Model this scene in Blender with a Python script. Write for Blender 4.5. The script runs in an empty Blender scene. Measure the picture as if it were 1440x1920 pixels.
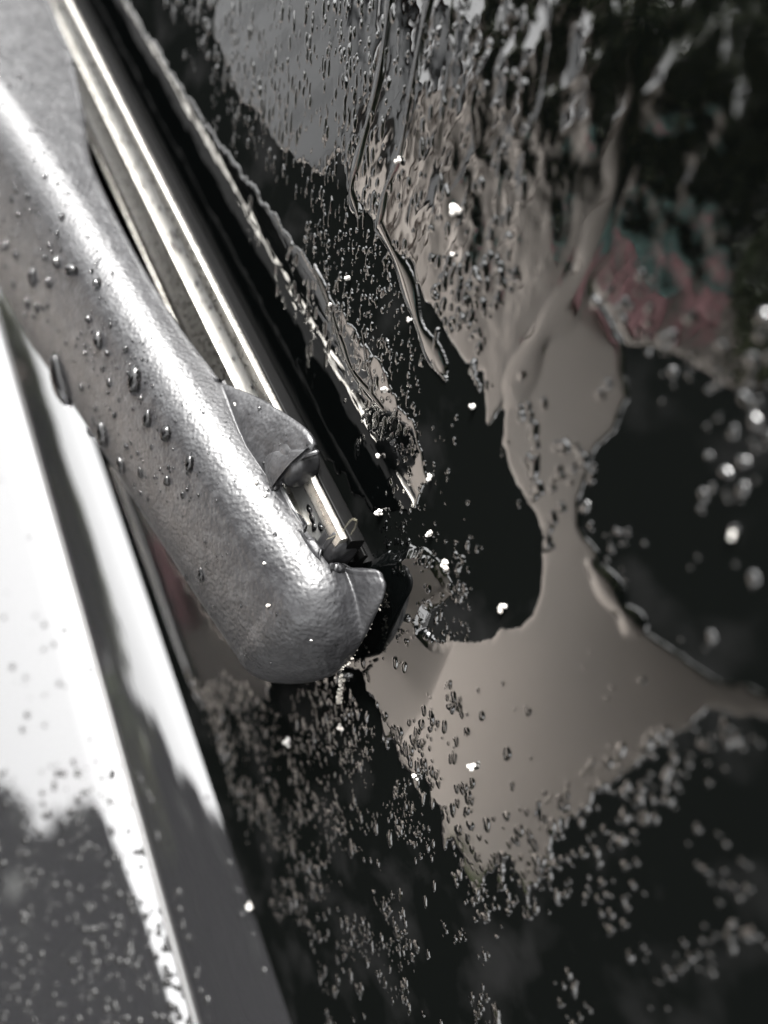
import bpy, math, random
import numpy as np
from mathutils import Vector, Matrix, noise as mnoise
from mathutils.bvhtree import BVHTree

random.seed(7)
rng = np.random.default_rng(7)
SC = bpy.context.scene
COL = SC.collection
MM = 0.001

# ------------------------------------------------------------------ frames
# N: outward normal of the rear window, T: direction of the wiper, BB: across it
# (written in the axes of a phone held close to the glass, millimetres)
T = np.array([.429, -.7816, .451]); T /= np.linalg.norm(T)
N = np.array([-.778, -.079, .623]); N -= T * (N @ T); N /= np.linalg.norm(N)
BB = np.cross(N, T)
Q = np.array([-.05, -.98, -.186]); Q -= N * (Q @ N); Q /= np.linalg.norm(Q)   # down the glass
TAU = math.radians(45)
UP = -Q * math.cos(TAU) + N * math.sin(TAU)
XW = np.array([1., 0, 0]) - UP * UP[0]; XW /= np.linalg.norm(XW)
YW = np.cross(UP, XW)
R = np.array([XW, YW, UP])
P0 = np.array([0, 0, -100.])
F = 1478.
CAM_Z = 1.25

def W(p):
    p = np.asarray(p, float)
    return (p @ R.T) * MM + np.array([0, 0, CAM_Z])

def WD(d):
    return np.asarray(d, float) @ R.T

def at(px, py, h=0.):
    v = np.array([(px - 720) / F, (960 - py) / F, -1.])
    return v * ((N @ P0 + h) / (N @ v))

def uv(p):
    d = np.asarray(p) - P0
    return d @ T, d @ BB

# ------------------------------------------------------------------ camera
cd = bpy.data.cameras.new('camera')
cam = bpy.data.objects.new('camera', cd); COL.objects.link(cam)
M = Matrix([list(WD([1, 0, 0])), list(WD([0, 1, 0])), list(WD([0, 0, 1]))]).transposed().to_4x4()
M.translation = Vector((0, 0, CAM_Z))
cam.matrix_world = M
cd.sensor_fit = 'VERTICAL'
cd.sensor_height = 4.8
cd.sensor_width = 3.6
cd.lens = 4.8 * F / 1920
cd.clip_start = 0.005; cd.clip_end = 500
cd.dof.use_dof = True
cd.dof.focus_distance = 0.0985
cd.dof.aperture_fstop = cd.lens / 2.9
SC.camera = cam

# ------------------------------------------------------------------ sky, sun
_az, _el = math.radians(12), math.radians(62)
sw = np.array([math.cos(_el) * math.cos(_az), math.cos(_el) * math.sin(_az), math.sin(_el)])
world = bpy.data.worlds.new('World'); SC.world = world; world.use_nodes = True
nt = world.node_tree; nt.nodes.clear()
sky = nt.nodes.new('ShaderNodeTexSky'); sky.sky_type = 'NISHITA'; sky.sun_disc = False
sky.sun_elevation = math.asin(sw[2]); sky.sun_rotation = math.atan2(sw[0], sw[1])
sky.air_density = 1.0; sky.dust_density = 5.0; sky.ozone_density = 1.0
hs = nt.nodes.new('ShaderNodeHueSaturation'); hs.inputs['Saturation'].default_value = .0
bg = nt.nodes.new('ShaderNodeBackground'); bg.inputs[1].default_value = .13
wo = nt.nodes.new('ShaderNodeOutputWorld')
nt.links.new(sky.outputs[0], hs.inputs['Color']); nt.links.new(hs.outputs[0], bg.inputs[0]); nt.links.new(bg.outputs[0], wo.inputs[0])
ld = bpy.data.lights.new('sun', 'SUN'); ld.energy = 1.6; ld.angle = math.radians(26); ld.color = (1, .97, .93)
lo = bpy.data.objects.new('sun', ld); COL.objects.link(lo)
lo.matrix_world = Vector(-sw).to_track_quat('-Z', 'Y').to_matrix().to_4x4()
SC.view_settings.view_transform = 'Standard'; SC.view_settings.look = 'None'
SC.view_settings.gamma = 1; SC.view_settings.exposure = 3.6
SC.cycles.max_bounces = 8; SC.cycles.sample_clamp_indirect = 8
SC.cycles.caustics_reflective = False; SC.cycles.caustics_refractive = False
SC.cycles.use_denoising = True

# ------------------------------------------------------------------ materials
def mat(name, col, rough=.5, metal=0., spec=.5, ior=1.45, coat=0., coat_rough=.05, trans=0., bump=None, colvar=None, roughvar=None):
    m = bpy.data.materials.new(name); m.use_nodes = True
    t = m.node_tree; p = t.nodes['Principled BSDF']
    p.inputs['Base Color'].default_value = (*col, 1); p.inputs['Roughness'].default_value = rough
    p.inputs['Metallic'].default_value = metal; p.inputs['Specular IOR Level'].default_value = spec
    p.inputs['IOR'].default_value = ior; p.inputs['Coat Weight'].default_value = coat
    p.inputs['Coat Roughness'].default_value = coat_rough; p.inputs['Transmission Weight'].default_value = trans
    tc = t.nodes.new('ShaderNodeTexCoord')
    prev = None
    for kind, scale, dist, strength in (bump or []):
        if kind == 'vor':
            n = t.nodes.new('ShaderNodeTexVoronoi'); n.inputs['Scale'].default_value = scale; n.feature = 'SMOOTH_F1'; out = n.outputs['Distance']
        else:
            n = t.nodes.new('ShaderNodeTexNoise'); n.inputs['Scale'].default_value = scale; n.inputs['Detail'].default_value = 3; out = n.outputs['Fac']
        t.links.new(tc.outputs['Object'], n.inputs['Vector'])
        b = t.nodes.new('ShaderNodeBump'); b.inputs['Strength'].default_value = strength; b.inputs['Distance'].default_value = dist
        t.links.new(out, b.inputs['Height'])
        if prev: t.links.new(prev.outputs[0], b.inputs['Normal'])
        prev = b
    if prev:
        t.links.new(prev.outputs[0], p.inputs['Normal'])
    def noisemap(scale, lo, hi, a, b_):
        n = t.nodes.new('ShaderNodeTexNoise'); n.inputs['Scale'].default_value = scale; n.inputs['Detail'].default_value = 5
        t.links.new(tc.outputs['Object'], n.inputs['Vector'])
        r = t.nodes.new('ShaderNodeMapRange'); r.inputs[1].default_value = lo; r.inputs[2].default_value = hi
        r.inputs[3].default_value = a; r.inputs[4].default_value = b_
        t.links.new(n.outputs['Fac'], r.inputs[0]); return r
    if colvar:
        scale, lo_, hi_, c2 = colvar
        r = noisemap(scale, lo_, hi_, 0, 1)
        mx = t.nodes.new('ShaderNodeMix'); mx.data_type = 'RGBA'
        mx.inputs[6].default_value = (*col, 1); mx.inputs[7].default_value = (*c2, 1)
        t.links.new(r.outputs[0], mx.inputs[0]); t.links.new(mx.outputs[2], p.inputs['Base Color'])
    if roughvar:
        scale, lo_, hi_, r2 = roughvar
        r = noisemap(scale, lo_, hi_, rough, r2); t.links.new(r.outputs[0], p.inputs['Roughness'])
    return m

M_shell = mat('textured_grey_plastic', (.0075, .0075, .0082), .37, spec=.40,
              bump=[('noise', 420, .00009, .5), ('vor', 1900, .00013, .65), ('noise', 3600, .00006, .4)],
              colvar=(600, .45, .75, (.018, .0182, .0192)), roughvar=(420, .4, .65, .46))
M_claw = mat('smooth_black_plastic', (.008, .008, .0085), .3, spec=.4, bump=[('noise', 1500, .0001, .5)], colvar=(600, .5, .7, (.02, .02, .021)))
M_steel = mat('spring_steel', (.40, .385, .355), .27, metal=1., bump=[('noise', 500, .00003, .6)], colvar=(700, .5, .75, (.26, .24, .21)), roughvar=(1500, .4, .65, .4))
M_gutter = mat('dull_steel_channel', (.16, .16, .155), .4, metal=.6, bump=[('noise', 1200, .0001, .5)])
M_rubber = mat('black_rubber', (.0015, .0015, .0015), .5, spec=.05, bump=[('noise', 700, .00012, .5)])
M_glass = mat('black_frit_glass', (.0012, .0014, .0013), .45, spec=.0, bump=[('noise', 1500, .00003, .4)], colvar=(110, .52, .75, (.0045, .0046, .0046)))
M_film = mat('wet_glass_film', (.0004, .0005, .0005), .012, spec=1., ior=1.47)
M_paint = mat('dark_metallic_paint', (.006, .006, .0064), .5, coat=1., coat_rough=.02, spec=.0)
M_paint.node_tree.nodes['Principled BSDF'].inputs['Coat IOR'].default_value = 2.25
M_trim = mat('grey_seal_rubber', (.02, .02, .02), .35, spec=.5)
M_seam = mat('dark_seam', (.02, .02, .02), .4)
M_water = mat('dark_tinted_water', (.2, .2, .21), 0., ior=1.33, trans=1.)  # grey tint puts the dark look of refracting drops into the colour
M_bead = mat('wet_bead', (.003, .003, .003), .03, spec=.22)
M_grit = mat('pale_grit', (.42, .41, .39), .6, bump=[('noise', 1500, .0002, 1)], colvar=(900, .4, .6, (.28, .26, .24)))
M_crust = mat('beige_lime_crust', (.2, .185, .16), .7, bump=[('noise', 1500, .0002, 1)], colvar=(900, .4, .6, (.33, .31, .28)))
M_fibre = mat('pale_fibre', (.12, .11, .08), .4)
M_render = mat('beige_render', (.74, .655, .59), .9, bump=[('noise', 40, .01, .3)], colvar=(.5, .4, .65, (.64, .58, .53)))
M_leaf = mat('dark_foliage', (.062, .085, .03), .6, colvar=(.9, .4, .6, (.11, .12, .052)))
M_dleaf = mat('darkened_foliage', (.012, .016, .010), .7, colvar=(.9, .4, .6, (.02, .026, .016)))  # leaf colour darkened so the body panel mirrors it as dark
M_bark = mat('bark', (.06, .045, .035), .9)
M_ground = mat('wet_asphalt', (.03, .029, .028), .45, bump=[('noise', 60, .01, .4)])
M_tile = mat('brown_roof_tile', (.12, .06, .045), .7, bump=[('noise', 8, .02, .5)])
M_pane = mat('window_pane', (.02, .025, .03), .05)
M_white = mat('white_paint', (.8, .8, .78), .5)
M_pink = mat('pink_cloth', (.8, .45, .47), .8)
M_teal = mat('teal_cloth', (.42, .66, .62), .8)

# ------------------------------------------------------------------ mesh helpers
def mesh_obj(name, verts, faces, material, parent=None, smooth=True, world=False):
    v = np.asarray(verts, float)
    if not world: v = W(v)
    me = bpy.data.meshes.new(name)
    if isinstance(faces, np.ndarray):
        k = faces.shape[1]; nf = len(faces)
        me.vertices.add(len(v)); me.vertices.foreach_set('co', v.astype(np.float32).ravel())
        me.loops.add(nf * k); me.loops.foreach_set('vertex_index', faces.astype(np.int32).ravel())
        me.polygons.add(nf); me.polygons.foreach_set('loop_start', np.arange(0, nf * k, k, dtype=np.int32))
        me.update(calc_edges=True)
    else:
        me.from_pydata([tuple(a) for a in v], [], faces); me.update()
    me.polygons.foreach_set('use_smooth', np.full(len(me.polygons), smooth))
    if isinstance(material, (list, tuple)):
        for m_ in material: me.materials.append(m_)
    else: me.materials.append(material)
    o = bpy.data.objects.new(name, me); COL.objects.link(o)
    if parent: o.parent = parent
    return o

def empty(name, parent=None):
    o = bpy.data.objects.new(name, None); COL.objects.link(o); o.empty_display_size = .01
    if parent: o.parent = parent
    return o

def tag(o, label=None, cat=None, group=None, kind=None):
    if label: o['label'] = label
    if cat: o['category'] = cat
    if group: o['group'] = group
    if kind: o['kind'] = kind
    return o

def grid_faces(nu, nv):
    i, j = np.meshgrid(np.arange(nu - 1), np.arange(nv - 1), indexing='ij')
    a = i * nv + j
    return np.stack([a, a + 1, a + nv + 1, a + nv], -1).reshape(-1, 4)

def G(u, v, h):            # glass frame -> phone frame, mm
    u, v, h = np.broadcast_arrays(u, v, h)
    return P0 + u[..., None] * T + v[..., None] * BB + h[..., None] * N

def extrude(name, prof, u0, u1, material, parent, nseg=60, closed=True, wob=0.):
    """prof: list of (v, h); swept along the wiper direction"""
    prof = np.array(prof, float); k = len(prof)
    us = np.linspace(u0, u1, nseg + 1)
    V = []
    for u in us:
        w = wob * mnoise.noise(Vector((u * .13, 3.1, k)))
        w2 = wob * mnoise.noise(Vector((u * .5, 9.1, k))) * .4
        V.append(G(np.full(k, u), prof[:, 0] + w + w2, prof[:, 1] + w * .5))
    V = np.concatenate(V)
    f = []
    for i in range(nseg):
        for j in range(k if closed else k - 1):
            a = i * k + j; b = i * k + (j + 1) % k
            f.append((a, a + k, b + k, b))
    if closed:
        f.append(tuple(range(k))); f.append(tuple(nseg * k + j for j in reversed(range(k))))
    o = mesh_obj(name, V, f, material, parent, smooth=True)
    return o

def rounded(prof, r=.25, n=3):
    prof = [np.array(p, float) for p in prof]; out = []
    for i, p in enumerate(prof):
        a = prof[i - 1] - p; b = prof[(i + 1) % len(prof)] - p
        la, lb = np.linalg.norm(a), np.linalg.norm(b)
        rr = min(r, .45 * la, .45 * lb)
        s, e = p + a / la * rr, p + b / lb * rr
        for k in range(n + 1):
            t = k / n
            out.append(tuple((1 - t) ** 2 * s + 2 * t * (1 - t) * p + t * t * e))
    return out

def bevel_sharp(o, ang=40):
    m = o.modifiers.new('smooth', 'EDGE_SPLIT'); m.split_angle = math.radians(ang)

def catmull(P, n):
    """P (k, d) -> n samples per span through the points"""
    P = np.asarray(P, float)
    E = np.concatenate([[2 * P[0] - P[1]], P, [2 * P[-1] - P[-2]]])
    out = []
    for i in range(1, len(E) - 2):
        p0, p1, p2, p3 = E[i - 1], E[i], E[i + 1], E[i + 2]
        for k in range(n):
            t = k / n
            out.append(.5 * ((2 * p1) + (p2 - p0) * t + (2 * p0 - 5 * p1 + 4 * p2 - p3) * t * t + (3 * p1 - p0 - 3 * p2 + p3) * t ** 3))
    out.append(P[-1])
    return np.array(out)

# ================================================================== SETTING
car = tag(empty('car'), 'black car seen close up: wet rear window and dark glossy body panel beside it', 'car')

def sdf_poly(poly, U, V):
    """signed distance (positive inside) of the points U, V to poly (k, 2)"""
    poly = np.asarray(poly, float)
    d = np.full(U.shape, 1e9); inside = np.zeros(U.shape, bool)
    for i in range(len(poly)):
        a, b = poly[i], poly[(i + 1) % len(poly)]
        e = b - a; w0, w1 = U - a[0], V - a[1]
        tt = np.clip((w0 * e[0] + w1 * e[1]) / (e @ e + 1e-12), 0, 1)
        d = np.minimum(d, (w0 - e[0] * tt) ** 2 + (w1 - e[1] * tt) ** 2)
        c = (a[1] <= V) != (b[1] <= V)
        with np.errstate(divide='ignore', invalid='ignore'):
            x = a[0] + (V - a[1]) / (b[1] - a[1] + 1e-15) * e[0]
        inside ^= c & (U < x)
    return np.where(inside, 1, -1) * np.sqrt(d)

def vnoise(U, V, scale, seed, octaves=3, gain=.5):
    """value noise on arrays, about -1..1"""
    r = np.random.default_rng(seed); tab = r.random((256, 256)) * 2 - 1
    out = np.zeros(U.shape); amp = 1.; tot = 0.
    for o in range(octaves):
        x = U / scale * 2 ** o + 37.3 * o + 500; y = V / scale * 2 ** o + 11.7 * o + 500
        xi = np.floor(x).astype(int); yi = np.floor(y).astype(int); fx = x - xi; fy = y - yi
        fx = fx * fx * fx * (fx * (fx * 6 - 15) + 10); fy = fy * fy * fy * (fy * (fy * 6 - 15) + 10)
        g = lambda a, b: tab[a & 255, b & 255]
        out += amp * ((g(xi, yi) * (1 - fx) + g(xi + 1, yi) * fx) * (1 - fy) + (g(xi, yi + 1) * (1 - fx) + g(xi + 1, yi + 1) * fx) * fy)
        tot += amp; amp *= gain
    return out / tot

def poly_uv(pts):
    return np.array([uv(at(x, y)) for x, y in pts])

# window pane: a real slab whose edge runs along the body panel
eA, eB = np.array(at(165, 800)), np.array(at(560, 1960))
e_dir = (eB - eA) / np.linalg.norm(eB - eA)
E0 = eA - e_dir * 300; E1 = eB + e_dir * 200
cu0, cv0 = uv(E0); cu1, cv1 = uv(E1)
pu0, pu1 = -420, 260
def quad_slab(name, corners, thick, normal, material, parent):
    c = np.array(corners); V = np.concatenate([c, c - np.asarray(normal) * thick])
    k = len(c)
    f = [tuple(range(k)), tuple(range(2 * k - 1, k - 1, -1))] + [(i, i + k, (i + 1) % k + k, (i + 1) % k) for i in range(k)]
    return mesh_obj(name, V, f, material, parent, smooth=False)
far = BB * 500
glass = quad_slab('rear_window', [E0, E1, E1 + far, E0 + far], 4., N, M_glass, car)

# body panel: folds away from the window edge, runs down to a seam, then the outer panel
want = np.array([-.43, .57, .68]); NP = want - e_dir * (want @ e_dir); NP /= np.linalg.norm(NP)
def on_plane(px, py, P, n_):
    v = np.array([(px - 720) / F, (960 - py) / F, -1.]); return v * ((n_ @ P) / (n_ @ v))
PE = eA - N * 1.5
SIDE = np.cross(e_dir, NP)
if SIDE[0] > 0: SIDE = -SIDE
# seam line
sA = on_plane(0, 590, PE, NP); sB = on_plane(372, 1900, PE, NP)
s_dir = (sB - sA) / np.linalg.norm(sB - sA)
S0 = sA - s_dir * 300; S1 = sB + s_dir * 200
W0 = E0 - N * 1.5; W1 = E1 - N * 1.5
def strip(name, A0, A1, B0, B1, n_a, n_b, bulge, nrm, material, parent):
    V = []
    for i in range(n_a + 1):
        t = i / n_a; a = A0 + (A1 - A0) * t; b = B0 + (B1 - B0) * t
        for j in range(n_b + 1):
            s = j / n_b
            V.append(a + (b - a) * s + nrm * bulge(s))
    return mesh_obj(name, V, grid_faces(n_a + 1, n_b + 1), material, parent)
def bulge1(s):   # rolled edges either side, slightly convex
    r = .05
    d = -.8 * max(0, 1 - s / r) ** 2 + .0
    return d + .9 * math.sin(math.pi * s)
strip('edge_panel', W0, W1, S0, S1, 60, 40, bulge1, NP, M_paint, car)
O0, O1 = S0 + SIDE * 260, S1 + SIDE * 260
def bulge2(s): return -.8 * max(0, 1 - s / .004) ** 2 + 36 * s - 12 * s * s - .5
strip('outer_panel', S0 + SIDE * 2.4, S1 + SIDE * 2.4, O0, O1, 60, 80, bulge2, NP, M_paint, car)
# seal bead lying in the seam
def tube(name, pts, r, material, parent=None, k=10):
    pts = np.array(pts, float); V = []
    for i, p in enumerate(pts):
        d = pts[min(i + 1, len(pts) - 1)] - pts[max(i - 1, 0)]; d /= np.linalg.norm(d)
        a = np.cross(d, [.3, .5, .8]); a /= np.linalg.norm(a); b = np.cross(d, a)
        rr = r(i / (len(pts) - 1)) if callable(r) else r
        for j in range(k):
            th = 2 * math.pi * j / k; V.append(p + (a * math.cos(th) + b * math.sin(th)) * rr)
    f = [(i * k + j, i * k + (j + 1) % k, (i + 1) * k + (j + 1) % k, (i + 1) * k + j) for i in range(len(pts) - 1) for j in range(k)]
    f.append(tuple(reversed(range(k)))); f.append(tuple((len(pts) - 1) * k + j for j in range(k)))
    return mesh_obj(name, V, f, material, parent)
mid0, mid1 = S0 + SIDE * 1.2 - NP * .4, S1 + SIDE * 1.2 - NP * .4
tube('seal_bead', [mid0 + (mid1 - mid0) * t for t in np.linspace(0, 1, 30)], .8, M_trim, car, 14)
quad_slab('seam_floor', [S0 - NP * 4 - SIDE * 2, S1 - NP * 4 - SIDE * 2, S1 - NP * 4 + SIDE * 8, S0 - NP * 4 + SIDE * 8], 1, NP, M_seam, car)
quad_slab('window_seal', [E0 - N * 5 - SIDE * 12, E1 - N * 5 - SIDE * 12, E1 - N * 5 + SIDE * 2, E0 - N * 5 + SIDE * 2], 1, N, M_seam, car)

# rain beads on the panel
def panel_beads():
    r_ = np.random.default_rng(77); VV, FF = [], []; o_ = 0
    for k in range(3400):
        x, y = r_.uniform(-60, 560), r_.uniform(600, 1960)
        if y < 1450 - .15 * x and r_.random() < .88: continue
        xs = 372 - (1900 - y) * .284; xe = 560 - (1960 - y) * .3405
        if x > xe - 12 or abs(x - xs) < 16: continue
        p = on_plane(x, y, PE, NP); side = x < xs
        hh = 0
        dist = abs((p - S0) @ np.cross(s_dir, NP))
        if side: q_ = max(0, dist - 2.4) / 257.6; hh = 36 * q_ - 12 * q_ * q_ - .5
        else:
            w_ = abs((W0 - S0) @ np.cross(s_dir, NP)); hh = .4
        r = .2 + .55 * r_.random() ** 2
        a_ = NP; b_ = s_dir; c_ = SIDE; n1, n2 = 5, 9
        p = p + NP * (hh - .1)
        for i in range(n1 + 1):
            ph = math.pi / 2 * i / n1
            for j in range(n2):
                th = 2 * math.pi * j / n2
                VV.append(p + r * (math.sin(ph) * (b_ * math.cos(th) * 1.2 + c_ * math.sin(th)) + a_ * math.cos(ph) * .5))
        FF += [(o_ + i * n2 + j, o_ + i * n2 + (j + 1) % n2, o_ + (i + 1) * n2 + (j + 1) % n2, o_ + (i + 1) * n2 + j) for i in range(n1) for j in range(n2)]
        o_ += (n1 + 1) * n2
    tag(mesh_obj('panel_beads', VV, FF, M_bead), 'rain beads scattered over the glossy body panel beside the window', 'water', kind='stuff')
panel_beads()

# ------------------------------------------------------------------ reflected surroundings
def dirw(az, el):
    az, el = math.radians(az), math.radians(el)
    return np.array([math.cos(el) * math.cos(az), math.cos(el) * math.sin(az), math.sin(el)])
CAMW = np.array([0, 0, CAM_Z])
tag(mesh_obj('ground', [(-150, -150, 0), (150, -150, 0), (150, 150, 0), (-150, 150, 0)], [(0, 1, 2, 3)], M_ground, world=True, smooth=False), kind='structure')

def box_w(name, c, sx, sy, sz, rz, material, parent):
    V = []
    for x, y, z in [(-1, -1, -1), (1, -1, -1), (1, 1, -1), (-1, 1, -1), (-1, -1, 1), (1, -1, 1), (1, 1, 1), (-1, 1, 1)]:
        x, y, z = x * sx / 2, y * sy / 2, z * sz / 2
        V.append((c[0] + x * math.cos(rz) - y * math.sin(rz), c[1] + x * math.sin(rz) + y * math.cos(rz), c[2] + z))
    f = [(0, 3, 2, 1), (4, 5, 6, 7), (0, 1, 5, 4), (1, 2, 6, 5), (2, 3, 7, 6), (3, 0, 4, 7)]
    return mesh_obj(name, V, f, material, parent, smooth=False, world=True)

house = tag(empty('house'), 'beige rendered house mirrored in the wet rear window', 'house')
HAZ = 168.; hd = dirw(HAZ, 0); hp = np.array([-hd[1], hd[0], 0]); hr = math.radians(HAZ)
def hpos(d, s, z): return (hd[0] * d + hp[0] * s, hd[1] * d + hp[1] * s, z)
box_w('wall', hpos(9.0, 2.75, 4.25), 5, 8.7, 8.5, hr, M_render, house)
rv = [hpos(6.2, -1.9, 8.5), hpos(6.2, 7.4, 8.5), hpos(11.8, 7.4, 8.5), hpos(11.8, -1.9, 8.5), hpos(9, -1.9, 9.5), hpos(9, 7.4, 9.5)]
mesh_obj('roof', rv, [(0, 1, 5, 4), (2, 3, 4, 5), (0, 4, 3), (1, 2, 5), (3, 2, 1, 0)], M_tile, house, smooth=False, world=True)

M_slate = mat('slate_grey_boards', (.115, .118, .122), .8, bump=[('noise', 30, .01, .3)])
grey_mass = tag(empty('backdrop'), 'unseen slate grey boarded garage standing beside the beige house', 'backdrop')  # added out of view so the glass mirrors slate grey
box_w('wall', hpos(8.6, -6.0, 3.8), 4, 8, 7.6, hr, M_slate, grey_mass)
for q_ in range(16): box_w('board', hpos(6.57, -9.75 + q_ * .5, 3.8), .05, .46, 7.5, hr, M_slate, grey_mass)
mesh_obj('roof', [hpos(6.3, -10.2, 7.6), hpos(6.3, -1.95, 7.6), hpos(10.9, -1.95, 7.6), hpos(10.9, -10.2, 7.6), hpos(8.6, -10.2, 8.6), hpos(8.6, -1.95, 8.6)], [(0, 1, 5, 4), (2, 3, 4, 5), (0, 4, 3), (1, 2, 5), (3, 2, 1, 0)], M_tile, grey_mass, smooth=False, world=True)

def swatch(s0, z0, w, h, m, label):  # cloth added out of view to colour a patch of the window reflection
    V = []; a, b = 16, 12
    for i in range(a + 1):
        for j in range(b + 1):
            V.append(hpos(6.36 - .025 * math.sin(i * .7) - .01 * math.sin(j * .7), s0 + w * (i / a - .5), z0 - h * j / b + .03 * math.sin(i * .8)))
    o = mesh_obj('swatch', V, grid_faces(a + 1, b + 1), m, world=True)
    so_ = o.modifiers.new('thickness', 'SOLIDIFY'); so_.thickness = .012
    tag(o, label, 'swatch')
swatch(1.25, 7.0, .95, .75, M_pink, 'pink towel added on the beige house wall for the pink patch mirrored in the glass')
swatch(1.1, 7.6, 1.1, .7, M_teal, 'teal towel added above the pink one for the teal patch in the glass')

def tree(name, az, dist, z0, z1, rad, label, n=5000, trunk=True, seed=1, leaf=.11, shift=0):
    r_ = np.random.default_rng(seed)
    d = dirw(az + shift, 0) * dist
    t_ = tag(empty(name), label, 'tree')
    if trunk:
        pts = [(d[0] + .1 * math.sin(k * 1.3), d[1] + .1 * math.cos(k), z) for k, z in enumerate(np.linspace(0, z0 + (z1 - z0) * .6, 8))]
        V = []; k = 8
        for i, p in enumerate(pts):
            rr = .18 * (1 - i / 9)
            for j in range(k): V.append((p[0] + rr * math.cos(j * math.tau / k), p[1] + rr * math.sin(j * math.tau / k), p[2]))
        f = [(i * k + j, i * k + (j + 1) % k, (i + 1) * k + (j + 1) % k, (i + 1) * k + j) for i in range(len(pts) - 1) for j in range(k)]
        mesh_obj('trunk', V, f, M_bark, t_, world=True)
    d = dirw(az, 0) * dist
    zc, hz = (z0 + z1) / 2, (z1 - z0) / 2
    nb = 34
    c = r_.normal(size=(nb, 3)); c /= np.linalg.norm(c, axis=1)[:, None]; c *= (r_.random((nb, 1)) ** .4) * .8
    cen = np.stack([d[0] + c[:, 0] * rad, d[1] + c[:, 1] * rad, zc + c[:, 2] * hz], 1)
    br = rad * (.24 + .2 * r_.random(nb))
    idx = r_.integers(0, nb, n); p = r_.normal(size=(n, 3)); p /= np.linalg.norm(p, axis=1)[:, None]
    p = cen[idx] + p * (br[idx] * r_.random(n) ** .33)[:, None]
    a = r_.normal(size=(n, 3)); a /= np.linalg.norm(a, axis=1)[:, None]; b = np.cross(a, r_.normal(size=(n, 3))); b /= np.linalg.norm(b, axis=1)[:, None]
    s = leaf * (.7 + .6 * r_.random((n, 1)))
    V = np.stack([p + a * s, p + b * s * .6, p - a * s, p - b * s * .6], 1).reshape(-1, 3)
    mesh_obj('crown', V, np.arange(4 * n).reshape(n, 4), M_dleaf if az in (246, 217, 222) else M_leaf, t_, smooth=False, world=True)
    return t_
tree('tree', 208, 5.2, 4.2, 8.2, 1.9, 'broad dark green tree mirrored at the right side of the glass', 18000, seed=2)
tree('tree', 176, 5.4, 7.7, 9.6, 2.1, 'green tree leaning over the house wall, mirrored at the top of the glass', 4200, seed=3, shift=-18, leaf=.13)
tree('tree', 158, 5.6, 7.5, 9.8, 1.4, 'loose green branches with sky gaps, mirrored at top centre', 2600, seed=4, shift=-30)
tree('tree', 222, 4.4, 4.0, 9.2, 1.7, 'narrow unseen tree added left of the tall one to darken the panel', 16000, seed=16, leaf=.24, shift=15)  # unseen, added so the lower body panel mirrors something dark
tree('tree', 246, 4.2, 4.0, 9.0, 2.3, 'tall tree added beside the rear of the car, mirrored dark in its panel', 34000, seed=15, leaf=.24, shift=15)  # added out of view to darken the panel's lower reflection
tree('tree', 217, 7.0, 5.4, 10.4, 3.1, 'tall bushy dark tree mirrored at the far right of the glass', 26000, seed=5, leaf=.2)  # raised and darkened for the dark end of the panel reflection
for k_, (a_, d_, h_) in enumerate([(0, 7, 6.8), (28, 6, 6.2), (56, 6.5, 7.0), (84, 7, 6.2), (-28, 8, 6.0)]):  # row added out of view to darken the cap's right flank
    tree('tree', a_, d_, .6, h_, 2.0, 'dark tree added behind the photographer to darken the cap, ' + ['tallest one', 'second from the sun side', 'third from the sun side', 'last in the row', 'nearest to the low sun'][k_], 7000, seed=20 + k_, leaf=.16)
# dark clipped hedge under the house wall
def hedge():
    n = 26000; r_ = np.random.default_rng(9)
    s = r_.uniform(-9, 9, n); dd = 5.2 + r_.uniform(-.35, .35, n); z = r_.uniform(0, 1.42, n) + .12 * np.sin(s * 2.3) * (r_.random(n))
    p = np.stack([hd[0] * dd + hp[0] * s, hd[1] * dd + hp[1] * s, z], 1)
    a = r_.normal(size=(n, 3)); a /= np.linalg.norm(a, axis=1)[:, None]; b = np.cross(a, r_.normal(size=(n, 3))); b /= np.linalg.norm(b, axis=1)[:, None]
    V = np.stack([p + a * .09, p + b * .06, p - a * .09, p - b * .06], 1).reshape(-1, 3)
    tag(mesh_obj('hedge', V, np.arange(4 * n).reshape(n, 4), M_leaf, smooth=False, world=True), 'dark clipped hedge in front of the beige house wall', 'hedge')
hedge()

# ================================================================== WIPER
wiper = tag(empty('wiper_blade'), 'grey plastic and steel rear wiper blade lying on the wet window', 'wiper blade')

# --- steel strips and rubber, profile in (across, height above glass)
def vat(px, py, h): return uv(at(px, py, h))[1]
HR = 7.4
yv = 640
vA0, vA1 = vat(357, yv, HR), vat(402, yv, HR)
vB0, vB1 = vat(436, yv, HR), vat(454, yv, HR)
vG0 = vat(338, yv, HR)
u_end = uv(at(655, 992, HR))[0]
u_far = -330
bevel_sharp(extrude('steel_strip', rounded([(vA0, HR - .9), (vA1, HR - .9), (vA1, HR + .15), (vA0, HR + .15)], .3), u_far, u_end - 6.5, M_steel, wiper, 90, wob=.02))
bevel_sharp(extrude('steel_strip', rounded([(vB0, HR - .9), (vB1, HR - .95), (vB1, HR + .1), (vB0, HR + .35)], .3), u_far, u_end, M_steel, wiper, 90, wob=.02))
bevel_sharp(extrude('channel_floor', [(vA0 - .3, HR - 1.6), (vB1 - .35, HR - 1.6), (vB1 - .35, HR - .75), (vA1 - .2, HR - .62), (vA0 - .3, HR - .95)], u_far, u_end - .6, M_gutter, wiper, 40))
extrude('steel_edge', rounded([(vG0, HR - 1.2), (vG0 + .55, HR - 1.2), (vG0 + .55, HR - .2), (vG0, HR - .2)], .2), u_far, u_end - 7, M_steel, wiper, 40, wob=.04)
vc = (vA0 + vB1) / 2
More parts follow.
